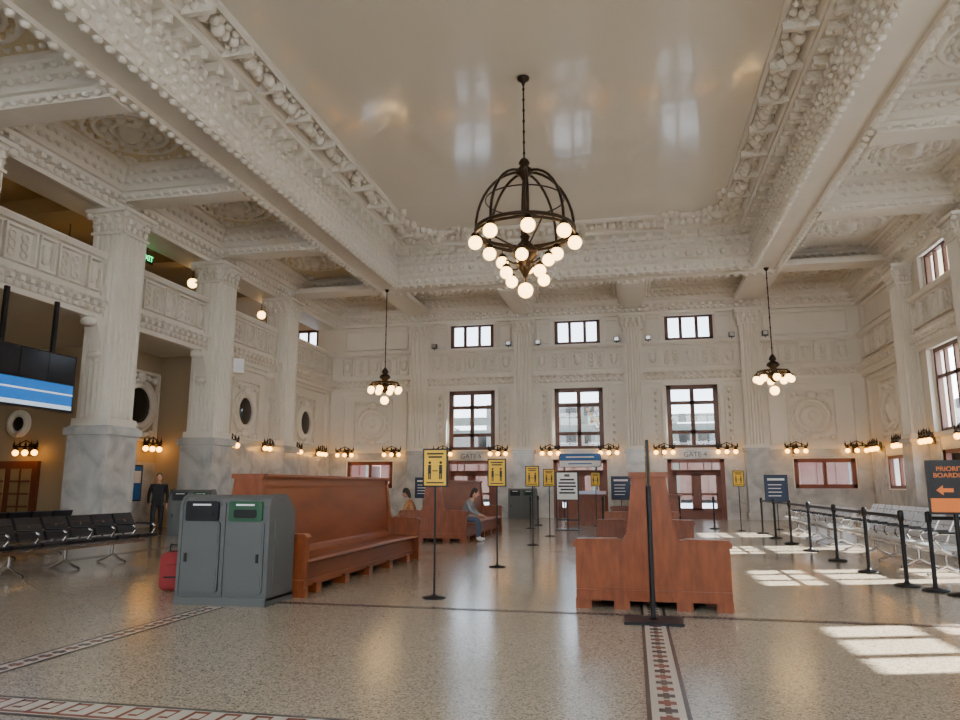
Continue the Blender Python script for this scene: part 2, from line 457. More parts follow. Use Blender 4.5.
mb=MB(); mb.box(-16.4,20.2,0,-16.35,22.6,2.2,0); mb.box(XM,20.15,0,-16.35,20.2,.3,0); mb.box(XL-.02,22.9,0,XL+.03,YB,2.85,0); mb.box(XL-.02,22.9,2.85,XL+.08,YB,2.95,0); mb.obj('trim_6',[marb])
# crown entablature round walls
mb=MB()
prof=[(0,ZC),(.22,ZC),(.22,ZC+.12),(.28,ZC+.15),(.28,ZC+.32),(.36,ZC+.36),(.46,ZC+.42),(.50,ZT)]
mb.frame(xl,xr,yf-2,yb,prof,-1,0)
for sd in 'blr':
    a,b=RNG[sd]
    for u in walk(a,b,.32): sbox(mb,sd,u,.38,ZC+.33,.16,.22,.11)
    for u in walk(a,b,.28): ssph(mb,sd,u,.29,ZC+.21,.09,.07,.07,0,6,4)
mb.obj('trim_7',[plaster])
# ------------------------------------------------------------------ ceiling
YP=27.0; YQ=-6.0
mb=MB()
mb.box(CX-HW-.6,YQ-.6,11.35,CX+HW+.6,YP+.6,11.45,0)
mb.obj('ceiling',[panelm])
mb=MB(); mb.box(XM-.3,YF-.4,11.8,XR+.6,YB+.6,12,0); mb.box(XR+.5,YF-1,9.4,XR+2.9,YB+2,9.7,0); mb.box(XR+.5,YF-1,9.7,XR+.7,YB+2,12,0); mb.obj('roof',[cream_dark])  # slab plus an unseen eave added to keep sun off the upper right windows
mb=MB()
prof=[(-.75,11.35),(-.75,11.25),(-.68,11.20),(-.62,11.25),(-.6,11.31),(-.08,11.31),(-.04,11.2),(.0,11.14),(.06,11.12),(.06,11.02),(.12,10.98),(.46,10.96),(.46,10.80),(.52,10.76),(.52,10.55),(.47,10.52),(.47,10.42),(.52,10.38),(.52,10.02),(.42,9.96),(.42,9.86),(.47,9.82),(.47,9.55),(.42,9.5),(.62,9.5),(.62,9.62),(1.38,9.62),(1.38,9.5),(1.58,9.5),(1.53,9.55),(1.53,9.85),(1.62,9.95),(1.62,10.2)]
mb.frame(CX-HW,CX+HW,YQ,YP,prof,1,0)
mb.obj('ceiling_beam',[plaster])
mb=MB()
def around(off,z,st,fn,y0=5.0,wob=0):
    x0,x1,y1=CX-HW-off,CX+HW+off,YP+off
    for y in walk(y0,y1,st): fn(x0,y,'l'); fn(x1,y,'r')
    for x in walk(x0,x1,st): fn(x,y1,'b')
def g1(x,y,s):
    r=random.uniform(.09,.17)
    j=random.uniform(-.08,.08)
    dx,dy=(0,j) if s=='b' else (j,0)
    mb.sphere((x+dx,y+dy,11.20),(r*1.1,r*1.1,r*1.3),7,5,0)
around(-.34,0,.26,g1)
def g2(x,y,s):
    r=random.uniform(.06,.11)
    mb.sphere((x,y,11.27),(r,r,r*1.2),6,4,0)
around(-.53,0,.28,g2); around(-.16,0,.28,g2)
def g3(x,y,s):
    mb.cbox((x,y,11.18),(.74,.12,.32) if s!='b' else (.12,.74,.32),0)
around(-.34,0,1.5,g3)
def md(x,y,s):
    mb.cbox((x,y,10.85),(.36,.22,.22) if s!='b' else (.22,.36,.22),0)
    mb.sphere((x-(.12 if s=='r' else -.12 if s=='l' else 0),y-(.12 if s=='b' else 0),10.78),(.11,.11,.09),6,4,0)
around(.3,0,.62,md)
def dn(x,y,s): mb.cbox((x,y,10.66),(.18,.16,.17) if s!='b' else (.16,.18,.17),0)
around(.49,0,.33,dn)
def eg(z,r,rz):
    def f(x,y,s): mb.sphere((x,y,z),(r*.8,r,rz) if s!='b' else (r,r*.8,rz),6,4,0)
    return f
around(.47,0,.30,eg(10.46,.10,.08))
around(.51,0,.42,eg(10.2,.13,.14))
around(.44,0,.30,eg(9.9,.10,.07))
around(.46,0,.36,eg(9.68,.12,.11))
def so(w):
    def f(x,y,s):
        mb.sphere((x,y,9.49),(w,.11,.09) if s!='b' else (.11,w,.09),6,4,0)
    return f
around(.53,0,.32,so(.10)); around(1.48,0,.32,so(.10))
around(1.56,0,.36,eg(9.72,.12,.11))
mb.obj('ceiling_garland_moulding',[relief])
mb=MB()
for sx in (-1,1):
    cx,cy=CX+sx*(HW-.75),YP-.75
    mb.sphere((cx,cy,11.3),(.42,.42,.22),12,6,0)
    for k in range(14):
        a=2*pi*k/14
        mb.sphere((cx+.58*math.cos(a),cy+.5*math.sin(a),11.29),(.13,.13,.18),7,5,0)
    for k in range(9):
        mb.sphere((cx-sx*(.75+.2*k),cy+.25*math.sin(k),11.3),(.13,.12,.15),7,5,0)
        mb.sphere((cx+.2*math.sin(k),cy-(.75+.2*k),11.3),(.12,.13,.15),7,5,0)
mb.obj('ceiling_cartouche',[relief])
def coffer(mb,x0,x1,y0,y1,zt=10.25):
    i=.42
    pr=[(-.02,zt),(-.02,zt-.08),(.06,zt-.12),(.06,zt-.22),(.16,zt-.26),(.20,zt-.40),(.30,zt-.44),(.30,ZT),(i,ZT)]
    mb.frame(x0+i,x1-i,y0+i,y1-i,pr,1,0)
    mb.box(x0+i-.1,y0+i-.1,zt,x1-i+.1,y1-i+.1,zt+.05,2)
    X0,X1,Y0,Y1=x0+i,x1-i,y0+i,y1-i
    for off,z,r,st in ((.1,zt-.24,.08,.27),(.25,zt-.42,.09,.31),(-.22,zt-.02,.07,.27)):
        for x in walk(X0-off,X1+off,st):
            for y in (Y0-off,Y1+off): mb.sphere((x,y,z),(r*1.2,r,r),6,4,1)
        for y in walk(Y0-off,Y1+off,st):
            for x in (X0-off,X1+off): mb.sphere((x,y,z),(r,r*1.2,r),6,4,1)
    cx,cy=(x0+x1)/2,(y0+y1)/2; R=min(X1-X0,Y1-Y0)/2*.82
    mb.ring((cx,cy,zt),R,.10,'z',32,1); mb.ring((cx,cy,zt),R*.78,.07,'z',32,1); mb.ring((cx,cy,zt),R*.4,.08,'z',24,1)
    for k in range(18):
        a=2*pi*k/18; mb.sphere((cx+R*.89*math.cos(a),cy+R*.89*math.sin(a),zt),(.09,.09,.12),6,4,2)
    for k in range(10):
        a=2*pi*k/10
        mb.sphere((cx+R*.58*math.cos(a),cy+R*.58*math.sin(a),zt),(.14,.14,.17),8,4,1)
    mb.sphere((cx,cy,zt),(R*.28,R*.28,.3),12,6,1)
    for sx in (-1,1):
        for sy in (-1,1):
            mb.sphere((cx+sx*(X1-X0)*.43,cy+sy*(Y1-Y0)*.43,zt),(.16,.16,.12),8,4,1)
            mb.ring((cx+sx*(X1-X0)*.43,cy+sy*(Y1-Y0)*.43,zt-.01),.2,.05,'z',10,1)
xo0,xo1=CX-HW-1.58,CX+HW+1.58; yo=YP+1.58
mbL=MB();mbR=MB();mbB=MB()
ys=[yo]+[22.3,17.3,12.3,7.3,2.3,-2.7]
for i in range(len(ys)-1):
    y1=ys[i]-(.45 if i else 0); y0=ys[i+1]+.45
    coffer(mbL,XL+.5,xo0,y0,y1); coffer(mbR,xo1,XR-.5,y0,y1)
    if i<len(ys)-1:
        for q,(a,b) in ((mbL,(XL+.0,xo0)),(mbR,(xo1,XR))):
            c=ys[i+1]
            q.box(a,c-.46,ZT-.12,b,c+.46,ZT+.1,0); q.box(a,c-.34,ZT-.2,b,c+.34,ZT-.1,0)
            for sx in walk(a+.1,b-.1,.28):
                for s in (-1,1): q.sphere((sx,c+s*.42,ZT-.12),(.09,.08,.08),6,4,1)
coffer(mbL,XL+.5,xo0,yo,YB-.5); coffer(mbB,xo1,XR-.5,yo,YB-.5)
xs=[xo0,-4.8,.2,xo1]
for i in range(3):
    coffer(mbB,xs[i]+(.45 if i else 0),xs[i+1]-(.45 if i<2 else 0),yo,YB-.5)
for c in (-4.8,.2):
    mbB.box(c-.46,yo,ZT-.12,c+.46,YB,ZT+.1,0); mbB.box(c-.34,yo-.1,ZT-.22,c+.34,YB,ZT-.1,0)
for q,(a,b) in ((mbL,(XL,xo0)),(mbR,(xo1,XR))):
    q.box(a,YP+.6,9.5,b,yo-.02,ZT+.1,0)
for a,b in ((CX-HW-1.55,CX-HW-.45),(CX+HW+.45,CX+HW+1.55)):
    mbB.box(a,yo-.1,9.5,b,YB,ZT+.1,0)
mbL.obj('ceiling_coffer',[plaster,relief,warmlitrel]); mbR.obj('ceiling_coffer',[plaster,relief,relief]); mbB.obj('ceiling_coffer',[plaster,relief,tanrel])
# ------------------------------------------------------------------ wall ornaments
def plaque(mb,sd,u,z,glassy=False,R=.5,fr=True):
    w,h=.95,1.15
    if fr:
        for (uu,zz,wu,wz) in ((u,z-h,2*w,.08),(u,z+h,2*w,.08),(u-w,z,.08,2*h),(u+w,z,.08,2*h)):
            sbox(mb,sd,uu,.05,zz,wu,.14,wz)
    ax='y' if sd=='b' else 'x'
    mb.ring(on(sd,u,.06,z),R*1.08,.10,ax,28,1); mb.ring(on(sd,u,.05,z),R*1.36,.06,ax,28,1)
    for k in range(16):
        a=2*pi*k/16; ssph(mb,sd,u+R*1.24*math.cos(a),.05,z+R*1.24*math.sin(a),.08,.09,.08,1,6,4)
    if fr:
        for s in (-1,1):
            for t in (-1,1):
                ssph(mb,sd,u+s*w*.78,.05,z+t*h*.8,.12,.10,.12,1)
                ssph(mb,sd,u+s*w*.5,.05,z+t*h*.82,.12,.09,.07,1)
        ssph(mb,sd,u,.08,z+R*1.5,.22,.15,.18,1); ssph(mb,sd,u,.08,z-R*1.5,.22,.15,.15,1)
        for t in (-1,1):
            for q in (-.35,.35): ssph(mb,sd,u+q,.05,z+t*R*1.55,.14,.10,.08,1)
    if glassy:
        ssph(mb,sd,u,.0,z,R,.08,R,2,20,8)
    else:
        ssph(mb,sd,u,.0,z,R*.8,.14,R*.8,1,16,6); ssph(mb,sd,u,.08,z,R*.35,.15,R*.4,1,10,6)
mb=MB(); plaque(mb,'b',-12.2,4.35,R=.6); plaque(mb,'b',7.6,4.35,R=.6); plaque(mb,'r',30.1,4.35,R=.6); mb.obj('wall_medallion',[plaster,relief,darkglass])
mb=MB(); plaque(mb,'l',24.9,4.2,True,.56); plaque(mb,'l',30.1,4.2,True,.56); mb.obj('oval_window',[plaster,relief,darkglass])
mb=MB(); mb.M=Matrix.Translation((-1.98,0,0)); plaque(mb,'l',21.45,4.1,True,.64); mb.obj('oval_window',[plaster,relief,darkglass])
mb=MB(); mb.M=Matrix.Translation((0,20.18-YB,0)); plaque(mb,'b',-19.75,3.42,True,.3,False); mb.obj('oval_window',[plaster,relief,darkglass])
mb=MB()
def pframe(sd,u0,u1,z0,z1,t=.06,d=.05):
    sbox(mb,sd,(u0+u1)/2,d/2,z0,u1-u0,d,t); sbox(mb,sd,(u0+u1)/2,d/2,z1,u1-u0,d,t)
    sbox(mb,sd,u0,d/2,(z0+z1)/2,t,d,z1-z0); sbox(mb,sd,u1,d/2,(z0+z1)/2,t,d,z1-z0)
for c in winc:
    pframe('b',c-1.25,c+1.25,2.98,5.9,.14,.18); pframe('b',c-1.2,c+1.2,7.82,9.05,.1,.16)
    pframe('b',c-1.75,c-1.4,3.2,5.75,.07,.12); pframe('b',c+1.4,c+1.75,3.2,5.75,.07,.12)
    for z in walk(3.3,5.7,.34):
        ssph(mb,'b',c-1.57,.03,z,.08,.12,.11,0,6,4); ssph(mb,'b',c+1.57,.03,z,.08,.12,.11,0,6,4)
    pframe('b',c-1.85,c-1.3,8.0,8.95,.07,.12); pframe('b',c+1.3,c+1.85,8.0,8.95,.07,.12)
for a,b in ((-13.7,-10.5),(5.9,9.3)):
    pframe('b',a,b,8.0,8.95,.09,.14); pframe('b',a,b,3.15,5.8,.09,.14)
for c in ryc[:5]:
    pframe('r',c-1.25,c+1.25,3.05,5.9,.14,.14); pframe('r',c-1.2,c+1.2,7.82,9.05,.1,.12)
pframe('r',28.1,32.3,3.15,5.8,.09,.14); pframe('r',28.1,32.3,8.0,8.95,.09,.14)
pframe('l',28.1,32.3,3.15,5.8,.09,.14); pframe('l',23.1,26.5,3.15,5.8,.09,.14)
mb.obj('trim_8',[plaster])
# ------------------------------------------------------------------ windows and doors
wn=[0]
def window(sd,c,hw,z0,z1,cols,rows,mat=winwood,t=.09,rowz=None,gl=None,thin=None):
    wn[0]+=1
    mb=MB(); d=-.12
    def fb(u,z,wu,wz,dd=.1): sbox(mb,sd,u,d,z,wu,dd,wz)
    fb(c,z0+t/2,2*hw,t,.16); fb(c,z1-t/2,2*hw,t,.16); fb(c-hw+t/2,(z0+z1)/2,t,z1-z0,.16); fb(c+hw-t/2,(z0+z1)/2,t,z1-z0,.16)
    for i in range(1,cols): fb(c-hw+2*hw*i/cols,(z0+z1)/2,t*.9,z1-z0)
    for r in (rowz or [z0+(z1-z0)*j/rows for j in range(1,rows)]): fb(c,r,2*hw,t*.8)
    for u in (thin or []): fb(c+u,(z0+z1)/2,.05,z1-z0,.06)
    p=on(sd,c,d-.02,(z0+z1)/2)
    e=(hw,(z1-z0)/2)
    if sd=='b': vs=[(p[0]-e[0],p[1],p[2]-e[1]),(p[0]+e[0],p[1],p[2]-e[1]),(p[0]+e[0],p[1],p[2]+e[1]),(p[0]-e[0],p[1],p[2]+e[1])]
    else: vs=[(p[0],p[1]-e[0],p[2]-e[1]),(p[0],p[1]+e[0],p[2]-e[1]),(p[0],p[1]+e[0],p[2]+e[1]),(p[0],p[1]-e[0],p[2]+e[1])]
    mb.add(vs,[(0,1,2,3)],1)
    mb.obj('window_%d'%wn[0],[mat,gl or (glass if sd=='b' else glassR)])
for c in winc:
    window('b',c,1.1,3.0,5.85,2,1,rowz=[3.75,5.05],t=.20); window('b',c,1.05,7.85,9.1,3,1,t=.16)
for a,b,z0,z1 in mezw: window('b',(a+b)/2,(b-a)/2,z0,z1,3,1,t=.12)
for c,h in lowc: window('b',c,h,1.3,2.55,2,1,doorwood,.17)
for c in ryc[:6]:
    window('r',c,1.1,3.1,5.85,3,1,rowz=[4.9],t=.14); window('r',c,1.05,7.85,9.1,3,1,t=.14)
window('r',30.1,1.1,1.3,2.55,2,1,doorwood,.12,gl=glass); window('r',24.8,1.1,1.3,2.55,2,1,doorwood,.12,gl=glass)
for a,b,z0,z1 in fh:  # frames of the added rear fill openings, out of view
    wn[0]+=1; mb=MB()
    for k in range(5): x=a+(b-a)*k/4; mb.box(x-.05,YF-.3,z0,x+.05,YF-.2,z1,0)
    for k in range(6): z=z0+(z1-z0)*k/5; mb.box(a,YF-.3,z-.05,b,YF-.2,z+.05,0)
    mb.obj('window_%d'%wn[0],[winwood])
for i,c in enumerate(winc):
    mb=MB(); y=YB-.02
    mb.box(c-1.2,y-.08,0,c-1.02,y+.3,2.55,0); mb.box(c+1.02,y-.08,0,c+1.2,y+.3,2.55,0); mb.box(c-1.2,y-.08,2.4,c+1.2,y+.3,2.55,0)
    mb.box(c-1.02,y,2.0,c+1.02,y+.2,2.1,0)
    for s in (-1,1):
        x0,x1=sorted((c,c+s*1.02))
        mb.box(x0,y,.0,x1,y+.08,.45,0); mb.box(x0,y,1.85,x1,y+.08,2.05,0); mb.box(x0,y,.35,x0+.2,y+.08,1.95,0); mb.box(x1-.2,y,.35,x1,y+.08,1.95,0)
        mb.box(x0+.13,y,1.0,x1-.13,y+.06,1.1,0)
        mb.add([(x0,y+.04,.35),(x1,y+.04,.35),(x1,y+.04,2.4),(x0,y+.04,2.4)],[(0,1,2,3)],1)
        mb.tube([(c+s*.1,y-.02,.95),(c+s*.1,y-.07,1.0),(c+s*.1,y-.07,1.25),(c+s*.1,y-.02,1.3)],.015,6,2)
        for k in range(1,3): mb.box(c+s*1.02*k/3-.02,y,2.1,c+s*1.02*k/3+.02,y+.06,2.4,0)
    o=mb.obj('door_%d'%(i+1),[doorwood,glass,brass])
    mb=MB(); mb.box(c-1.3,YB-.16,2.58,c+1.3,YB-.01,2.95,0); mb.box(c-1.4,YB-.2,2.9,c+1.4,YB-.01,2.98,0); 
    mb.box(c-1.35,YB-.10,0,c-1.2,YB,2.6,0); mb.box(c+1.2,YB-.10,0,c+1.35,YB,2.6,0)
    g=mb.obj('door_lintel',[marb])
    if i!=1: text('GATE %s'%('6' if i==0 else '4'),.30,(c,YB-.17,2.75),(pi/2,0,0),letter,g)
# far left doors (under the mezzanine)
mb=MB()
for c in (-19.9,):
    mb.box(c-1.1,20.08,0,c+1.1,20.2,2.2,0)
    for q in (-.5,.5):
        mb.box(c+q-.38,20.05,.35,c+q+.38,20.09,1.95,1)
        for z in (.75,1.15,1.55): mb.box(c+q-.38,20.03,z-.03,c+q+.38,20.06,z+.03,0)
        mb.box(c+q-.03,20.03,.35,c+q+.03,20.06,1.95,0)
mb.obj('door_4',[doorwood,M('frosted_warm_glass',(.35,.25,.13),.2)])
# exit sign
mb=MB(); mb.box(-15.55,19.9,8.7,-15.5,20.5,9.0,0); mb.box(-15.54,20.18,9.0,-15.51,20.22,9.75,1); e=mb.obj('exit_sign',[black,black])
text('EXIT',.27,(-15.49,20.2,8.85),(pi/2,0,pi/2),exitg,e)
# ------------------------------------------------------------------ lamps
def chandelier():
    mb=MB()
    mb.lathe([(0,0),(.16,0),(.14,-.06),(.05,-.12),(.03,-.2)],n=12,m=0)
    mb.tube([(0,0,-.1),(0,0,-2.2)],.022,6,0)
    for k in range(7): mb.sphere((0,0,-.3-.28*k),(.035,.035,.06),6,4,0)
    mb.lathe([(.03,-2.1),(.1,-2.16),(.14,-2.25),(.09,-2.33),(.2,-2.42),(.22,-2.5),(.1,-2.58),(.05,-2.7)],n=14,m=0)
    ring=-4.0
    for k in range(8):
        a=2*pi*k/8+.2
        pts=[]
        for i in range(11):
            t=i/10*pi/2
            r=.12+1.05*math.sin(t); z=-2.48-1.45*(1-math.cos(t))
            pts.append((r*math.cos(a),r*math.sin(a),z))
        pts.append((1.17*math.cos(a),1.17*math.sin(a),ring-.02))
        mb.tube(pts,.034,6,0)
        R=1.18; mb.lathe([(.03,.02),(.1,-.04),(.11,-.12)],(R*math.cos(a),R*math.sin(a),ring),10,0)
        mb.sphere((R*math.cos(a),R*math.sin(a),ring-.25),.165,16,10,1)
    mb.ring((0,0,ring+.05),1.17,.045,'z',40,0); mb.ring((0,0,ring-.05),1.17,.035,'z',40,0); mb.ring((0,0,-3.2),.94,.018,'z',36,0)
    mb.tube([(0,0,-2.6),(0,0,-4.3)],.03,8,0)
    mb.lathe([(.03,-4.0),(.12,-4.1),(.08,-4.2),(.2,-4.32),(.3,-4.45),(.28,-4.6),(.16,-4.72),(.22,-4.8),(.12,-4.95),(.05,-5.1)],n=16,m=0)
    for k in range(4):
        a=2*pi*k/4+.5
        mb.tube([(.2*math.cos(a),.2*math.sin(a),-4.4),(.7*math.cos(a),.7*math.sin(a),-4.2),(1.15*math.cos(a),1.15*math.sin(a),ring)],.02,6,0)
    for k in range(8):
        a=2*pi*k/8
        c,s=math.cos(a),math.sin(a); R=.55
        z=-4.82 if k%2 else -4.45
        mb.tube([(.15*c,.15*s,z+.05),(.35*c,.35*s,z+.0),(R*c,R*s,z+.05),(R*c,R*s,z-.05)],.022,6,0)
        mb.lathe([(.03,.0),(.09,-.04),(.1,-.1)],(R*c,R*s,z-.04),10,0)
        mb.sphere((R*c,R*s,z-.26),.145,16,10,1)
    mb.sphere((0,0,-5.42),.18,16,10,1); mb.tube([(0,0,-5.0),(0,0,-5.3)],.03,8,0)
    return mb
o=chandelier().obj('chandelier',[bronze,globe],(CX,16.2,11.33))
inst(o,(CX,1.5,11.33))  # unseen second chandelier above the camera, added to light the ceiling
def pendant():
    mb=MB()
    mb.lathe([(0,0),(.1,0),(.08,-.06),(.03,-.12)],n=10,m=0)
    mb.tube([(0,0,-.1),(0,0,-3.5)],.02,6,0)
    for k in range(8): mb.sphere((0,0,-.4-.38*k),(.03,.03,.06),6,4,0)
    mb.lathe([(.02,-3.3),(.1,-3.4),(.14,-3.5),(.08,-3.56),(.2,-3.64),(.24,-3.72),(.12,-3.82),(.07,-3.95),(.2,-4.05),(.22,-4.15),(.1,-4.28),(.04,-4.36)],n=14,m=0)
    for k in range(8):
        a=2*pi*k/8;c,s=math.cos(a),math.sin(a)
        mb.tube([(.1*c,.1*s,-4.1),(.3*c,.3*s,-3.95),(.55*c,.55*s,-3.95),(.6*c,.6*s,-4.05)],.03,6,0)
        mb.lathe([(.03,.02),(.08,-.02),(.09,-.08)],(.6*c,.6*s,-4.05),10,0)
        mb.sphere((.6*c,.6*s,-4.24),.135,14,8,1)
    mb.ring((0,0,-3.96),.5,.04,'z',24,0)
    mb.sphere((0,0,-4.66),.17,14,8,1)
    return mb
o=pendant().obj('pendant_lamp',[bronze,globe],(CX-HW-1.0,27.8,9.5))
inst(o,(CX+HW+1.0,27.8,9.5))
mb=MB(); mb.tube([(0,0,0),(0,0,-.9)],.015,6,0); mb.sphere((0,0,-1.0),.18,14,8,1); mb.lathe([(.02,-.75),(.08,-.81),(.1,-.88)],n=10,m=0)
o=mb.obj('globe_lamp',[bronze,globe],(-15.6,22.9,9.75)); inst(o,(-15.6,28.0,9.75)); inst(o,(-17,15.0,9.75)); inst(o,(-17,31.0,9.75)); inst(o,(-17.5,19.0,9.75))
def sconce():
    mb=MB()
    mb.box(-.12,-.04,-.2,.12,0,.2,0)
    mb.tube([(0,-.03,-.05),(0,-.15,-.12),(0,-.25,.02),(0,-.28,.1)],.025,6,0)
    mb.box(-.46,-.31,.07,.46,-.25,.12,0)
    for x in (-.36,0,.36):
        mb.lathe([(.03,.02),(.08,-.02),(.09,-.06)],(x,-.28,.06),8,0)
        mb.sphere((x,-.28,-.10),.095,12,8,1)
    for x in (-.44,-.22,0,.22,.44):
        mb.lathe([(.03,0),(.04,.06),(.015,.12),(.0,.22)],(x,-.28,.12),6,0)
    mb.tube([(-.4,-.28,.12),(-.2,-.28,.2),(0,-.28,.3),(.2,-.28,.2),(.4,-.28,.12)],.02,6,0)
    return mb
so_=sconce().obj('wall_sconce',[bronze,globeS],(-13.45,YB-.1,2.95))
for x in (-11.1,-8.6,-6.0,-3.6,-1.0,1.4,4.0,6.8,9.15): inst(so_,(x,YB-.1,2.95))
for y in (31.4,28.8,26.2,23.4,21.2,18.5,16.0): inst(so_,(XR-.1,y,2.95),-pi/2)
for y in (31.4,28.8,26.4,23.6): inst(so_,(XL+.08,y,2.95),pi/2)
inst(so_,(-16.35,22.0,2.75),pi/2)
inst(so_,(-19.1,20.1,2.55),0)
# flood lights
mb=MB(); mb.box(-.12,-.1,.1,.12,.1,.3,0); mb.tube([(0,0,0),(0,0,.12)],.02,6,0); mb.box(-.1,-.13,.12,.1,-.1,.28,1)
fo=mb.obj('floodlight',[black,chrome],(-5.5,YB-.2,ZP1))
for x in (-4.1,-0.5,.9,4.5,5.9,-9.1): inst(fo,(x,YB-.2,ZP1))
mb=MB(); mb.box(-.18,-.15,-.25,.18,.15,.25,0); mb.box(-.15,-.16,-.22,.15,-.15,.22,1); mb.tube([(0,.15,0),(-.3,.2,0)],.03,6,1)
mb.obj('loudspeaker',[plaster,silver],(-13.6,23.0,5.6),.6)
# ------------------------------------------------------------------ benches
def bench():
    mb=MB(); Lh=2.55
    def endpoly():
        R=[(.87,.10),(.87,.66),(.865,.70),(.84,.74),(.80,.755),(.40,.765),(.33,.78),(.29,.83),(.265,.92),(.20,1.46),(.20,1.53)]
        Lf=[(-a,b) for a,b in R[::-1]]
        return R+Lf
    for s in (-1,1):
        y0,y1=sorted((s*Lh,s*(Lh-.09)))
        mb.prism(endpoly(),'y',y0,y1,0)
        for x in (-.79,-.35,.35,.79): mb.prism([(x-.09,.0),(x+.09,.0),(x+.09,.12),(x-.09,.12)],'y',y0-.0,y1,0)
        mb.prism([(.895,.70),(.895,.75),(.85,.79),(.40,.80),(.34,.78),(.40,.76),(.80,.755),(.86,.70)],'y',y0-.03,y1+.03,0)
        mb.prism([(-.895,.70),(-.895,.75),(-.85,.79),(-.40,.80),(-.34,.78),(-.40,.76),(-.80,.755),(-.86,.70)],'y',y0-.03,y1+.03,0)
        mb.box(-.23,y0-.02,1.50,.23,y1+.02,1.56,0)
        e0,e1=sorted((s*Lh,s*(Lh+.025)))
        mb.box(-.87,e0,.10,.87,e1,.22,0)
    mb.prism([(-.25,.40),(.25,.40),(.17,1.50),(-.17,1.50)],'y',-Lh+.09,Lh-.09,0)
    mb.prism([(-.21,1.5),(.21,1.5),(.22,1.53),(.19,1.56),(-.19,1.56),(-.22,1.53)],'y',-Lh,Lh,0)
    for s in (-1,1):
        seat=[(s*.2,.42),(s*.2,.60),(s*.26,.52),(s*.34,.465),(s*.5,.445),(s*.70,.46),(s*.80,.475),(s*.85,.46),(s*.86,.43),(s*.83,.40),(s*.75,.39)]
        mb.prism(seat,'y',-Lh+.09,Lh-.09,0)
        a,b=sorted((s*.70,s*.74)); mb.box(a,-Lh+.09,.14,b,Lh-.09,.42,0)
        a,b=sorted((s*.69,s*.77)); mb.box(a,-Lh+.09,.10,b,Lh-.09,.18,0)
        for k in range(-2,3):
            y=k*1.0
            a,b=sorted((s*.62,s*.82)); mb.box(a,y-.08,0,b,y+.08,.13,0)
        a,b=sorted((s*.19,s*.205)); mb.box(a,-Lh+.09,1.38,b+.0,Lh-.09,1.41,0)
    return mb
bo=bench().obj('waiting_bench',[wood],(-5.0,11.4,0))
inst(bo,(-5.0,20.6,0)); inst(bo,(.18,11.35,0)); inst(bo,(.18,20.6,0))
# ------------------------------------------------------------------ trash bin
def bin_():
    mb=MB()
    prof=[(-.33,.06),(-.33,1.16),(-.28,1.25),(-.20,1.29),(.05,1.29),(.12,1.27),(.33,1.08),(.33,.06)]
    mb.prism(prof,'x',-.56,.56,0)
    for s in (-1,1):
        a,b=sorted((s*.56,s*.60)); 
        P=[(y*1.03,z*1.01) for y,z in prof]; mb.prism(P,'x',a,b,0)
    mb.box(-.6,-.36,0,.6,.35,.09,0)
    mb.box(-.02,-.345,.1,.02,-.33,1.2,0)
    for s in (-1,1):
        c=s*.29
        mb.prism(rrect(.50,.84,.05,c,.56),'y',-.352,-.33,0)
        mb.prism(rrect(.46,.80,.05,c,.56),'y',-.358,-.35,0)
        mb.prism(rrect(.44,.24,.03,c,1.10),'y',-.362,-.33,3 if s>0 else 2)
        mb.prism(rrect(.30,.10,.03,c,1.07),'y',-.368,-.33,1)
        mb.box(c-.12,-.372,1.165,c+.12,-.36,1.185,4)
        mb.box(c+s*.17,-.375,.5,c+s*.2,-.35,.6,1)
    mb.box(.59,-.2,.15,.61,.2,1.0,0)
    return mb
b=bin_().obj('trash_bin',[binm,bindark,black,green,white],(-4.87,8.45,0))
inst(b,(-12.8,19.6,0),.3); inst(b,(-4.75,31.9,0))
mb=MB(); mb.prism(rrect(.34,.5,.09,0,.26),'y',-.16,.16,0,True); mb.prism(rrect(.26,.3,.06,0,.2),'y',-.22,-.14,0,True)
mb.tube([(-.08,0,.5),(-.08,0,.6),(.08,0,.6),(.08,0,.5)],.015,6,1); mb.tube([(-.1,.16,.45),(-.12,.24,.3),(-.1,.17,.1)],.02,6,1);mb.tube([(.1,.16,.45),(.12,.24,.3),(.1,.17,.1)],.02,6,1)
mb.box(-.1,-.225,.18,.1,-.218,.2,1)
mb.obj('backpack',[redbag,cl_black],(-6.22,9.2,0),.4)
# ------------------------------------------------------------------ beam seats
def seats(n,pad,name,loc,rz,sp=.58):
    mb=MB()
    for i in range(n):
        y0=i*sp+.03; y1=(i+1)*sp-.03
        seat=[(-.02,.43),(.02,.40),(.44,.42),(.50,.44),(.50,.48),(.46,.50),(.10,.47),(.0,.48)]
        mb.prism(seat,'y',y0,y1,0)
        back=[(-.03,.50),(.03,.50),(-.04,.70),(-.13,.88),(-.18,.87),(-.12,.70)]
        mb.prism(back,'y',y0,y1,0)
        for q in (.52,.64,.76): 
            xx=.03-(q-.5)*.38; mb.box(xx-.01,y0+.03,q,xx+.012,y1-.03,q+.008,1)
        mb.tube([(-.07,(y0+y1)/2,.75),(-.06,(y0+y1)/2,.4),(.1,(y0+y1)/2,.36)],.02,6,1)
    for i in range(n+1):
        y=i*sp
        mb.tube([(-.1,y,.66),(.05,y,.67),(.36,y,.66),(.42,y,.63),(.42,y,.56),(.3,y,.4),(.2,y,.36)],.02,6,1)
        mb.box(.0,y-.025,.665,.36,y+.025,.69,2)
    mb.box(.12,.0,.32,.22,n*sp,.38,1)
    k=0.3
    while k<n*sp:
        mb.tube([(.17,k,.34),(.17,k,.15)],.03,8,1)
        mb.tube([(-.12,k,.02),(.0,k,.06),(.17,k,.16),(.34,k,.06),(.46,k,.02)],.022,6,1)
        mb.sphere((-.12,k,.02),.02,6,4,2); mb.sphere((.46,k,.02),.02,6,4,2)
        k+=sp*2
    return mb.obj(name,[pad,chrome,black],loc,rz)
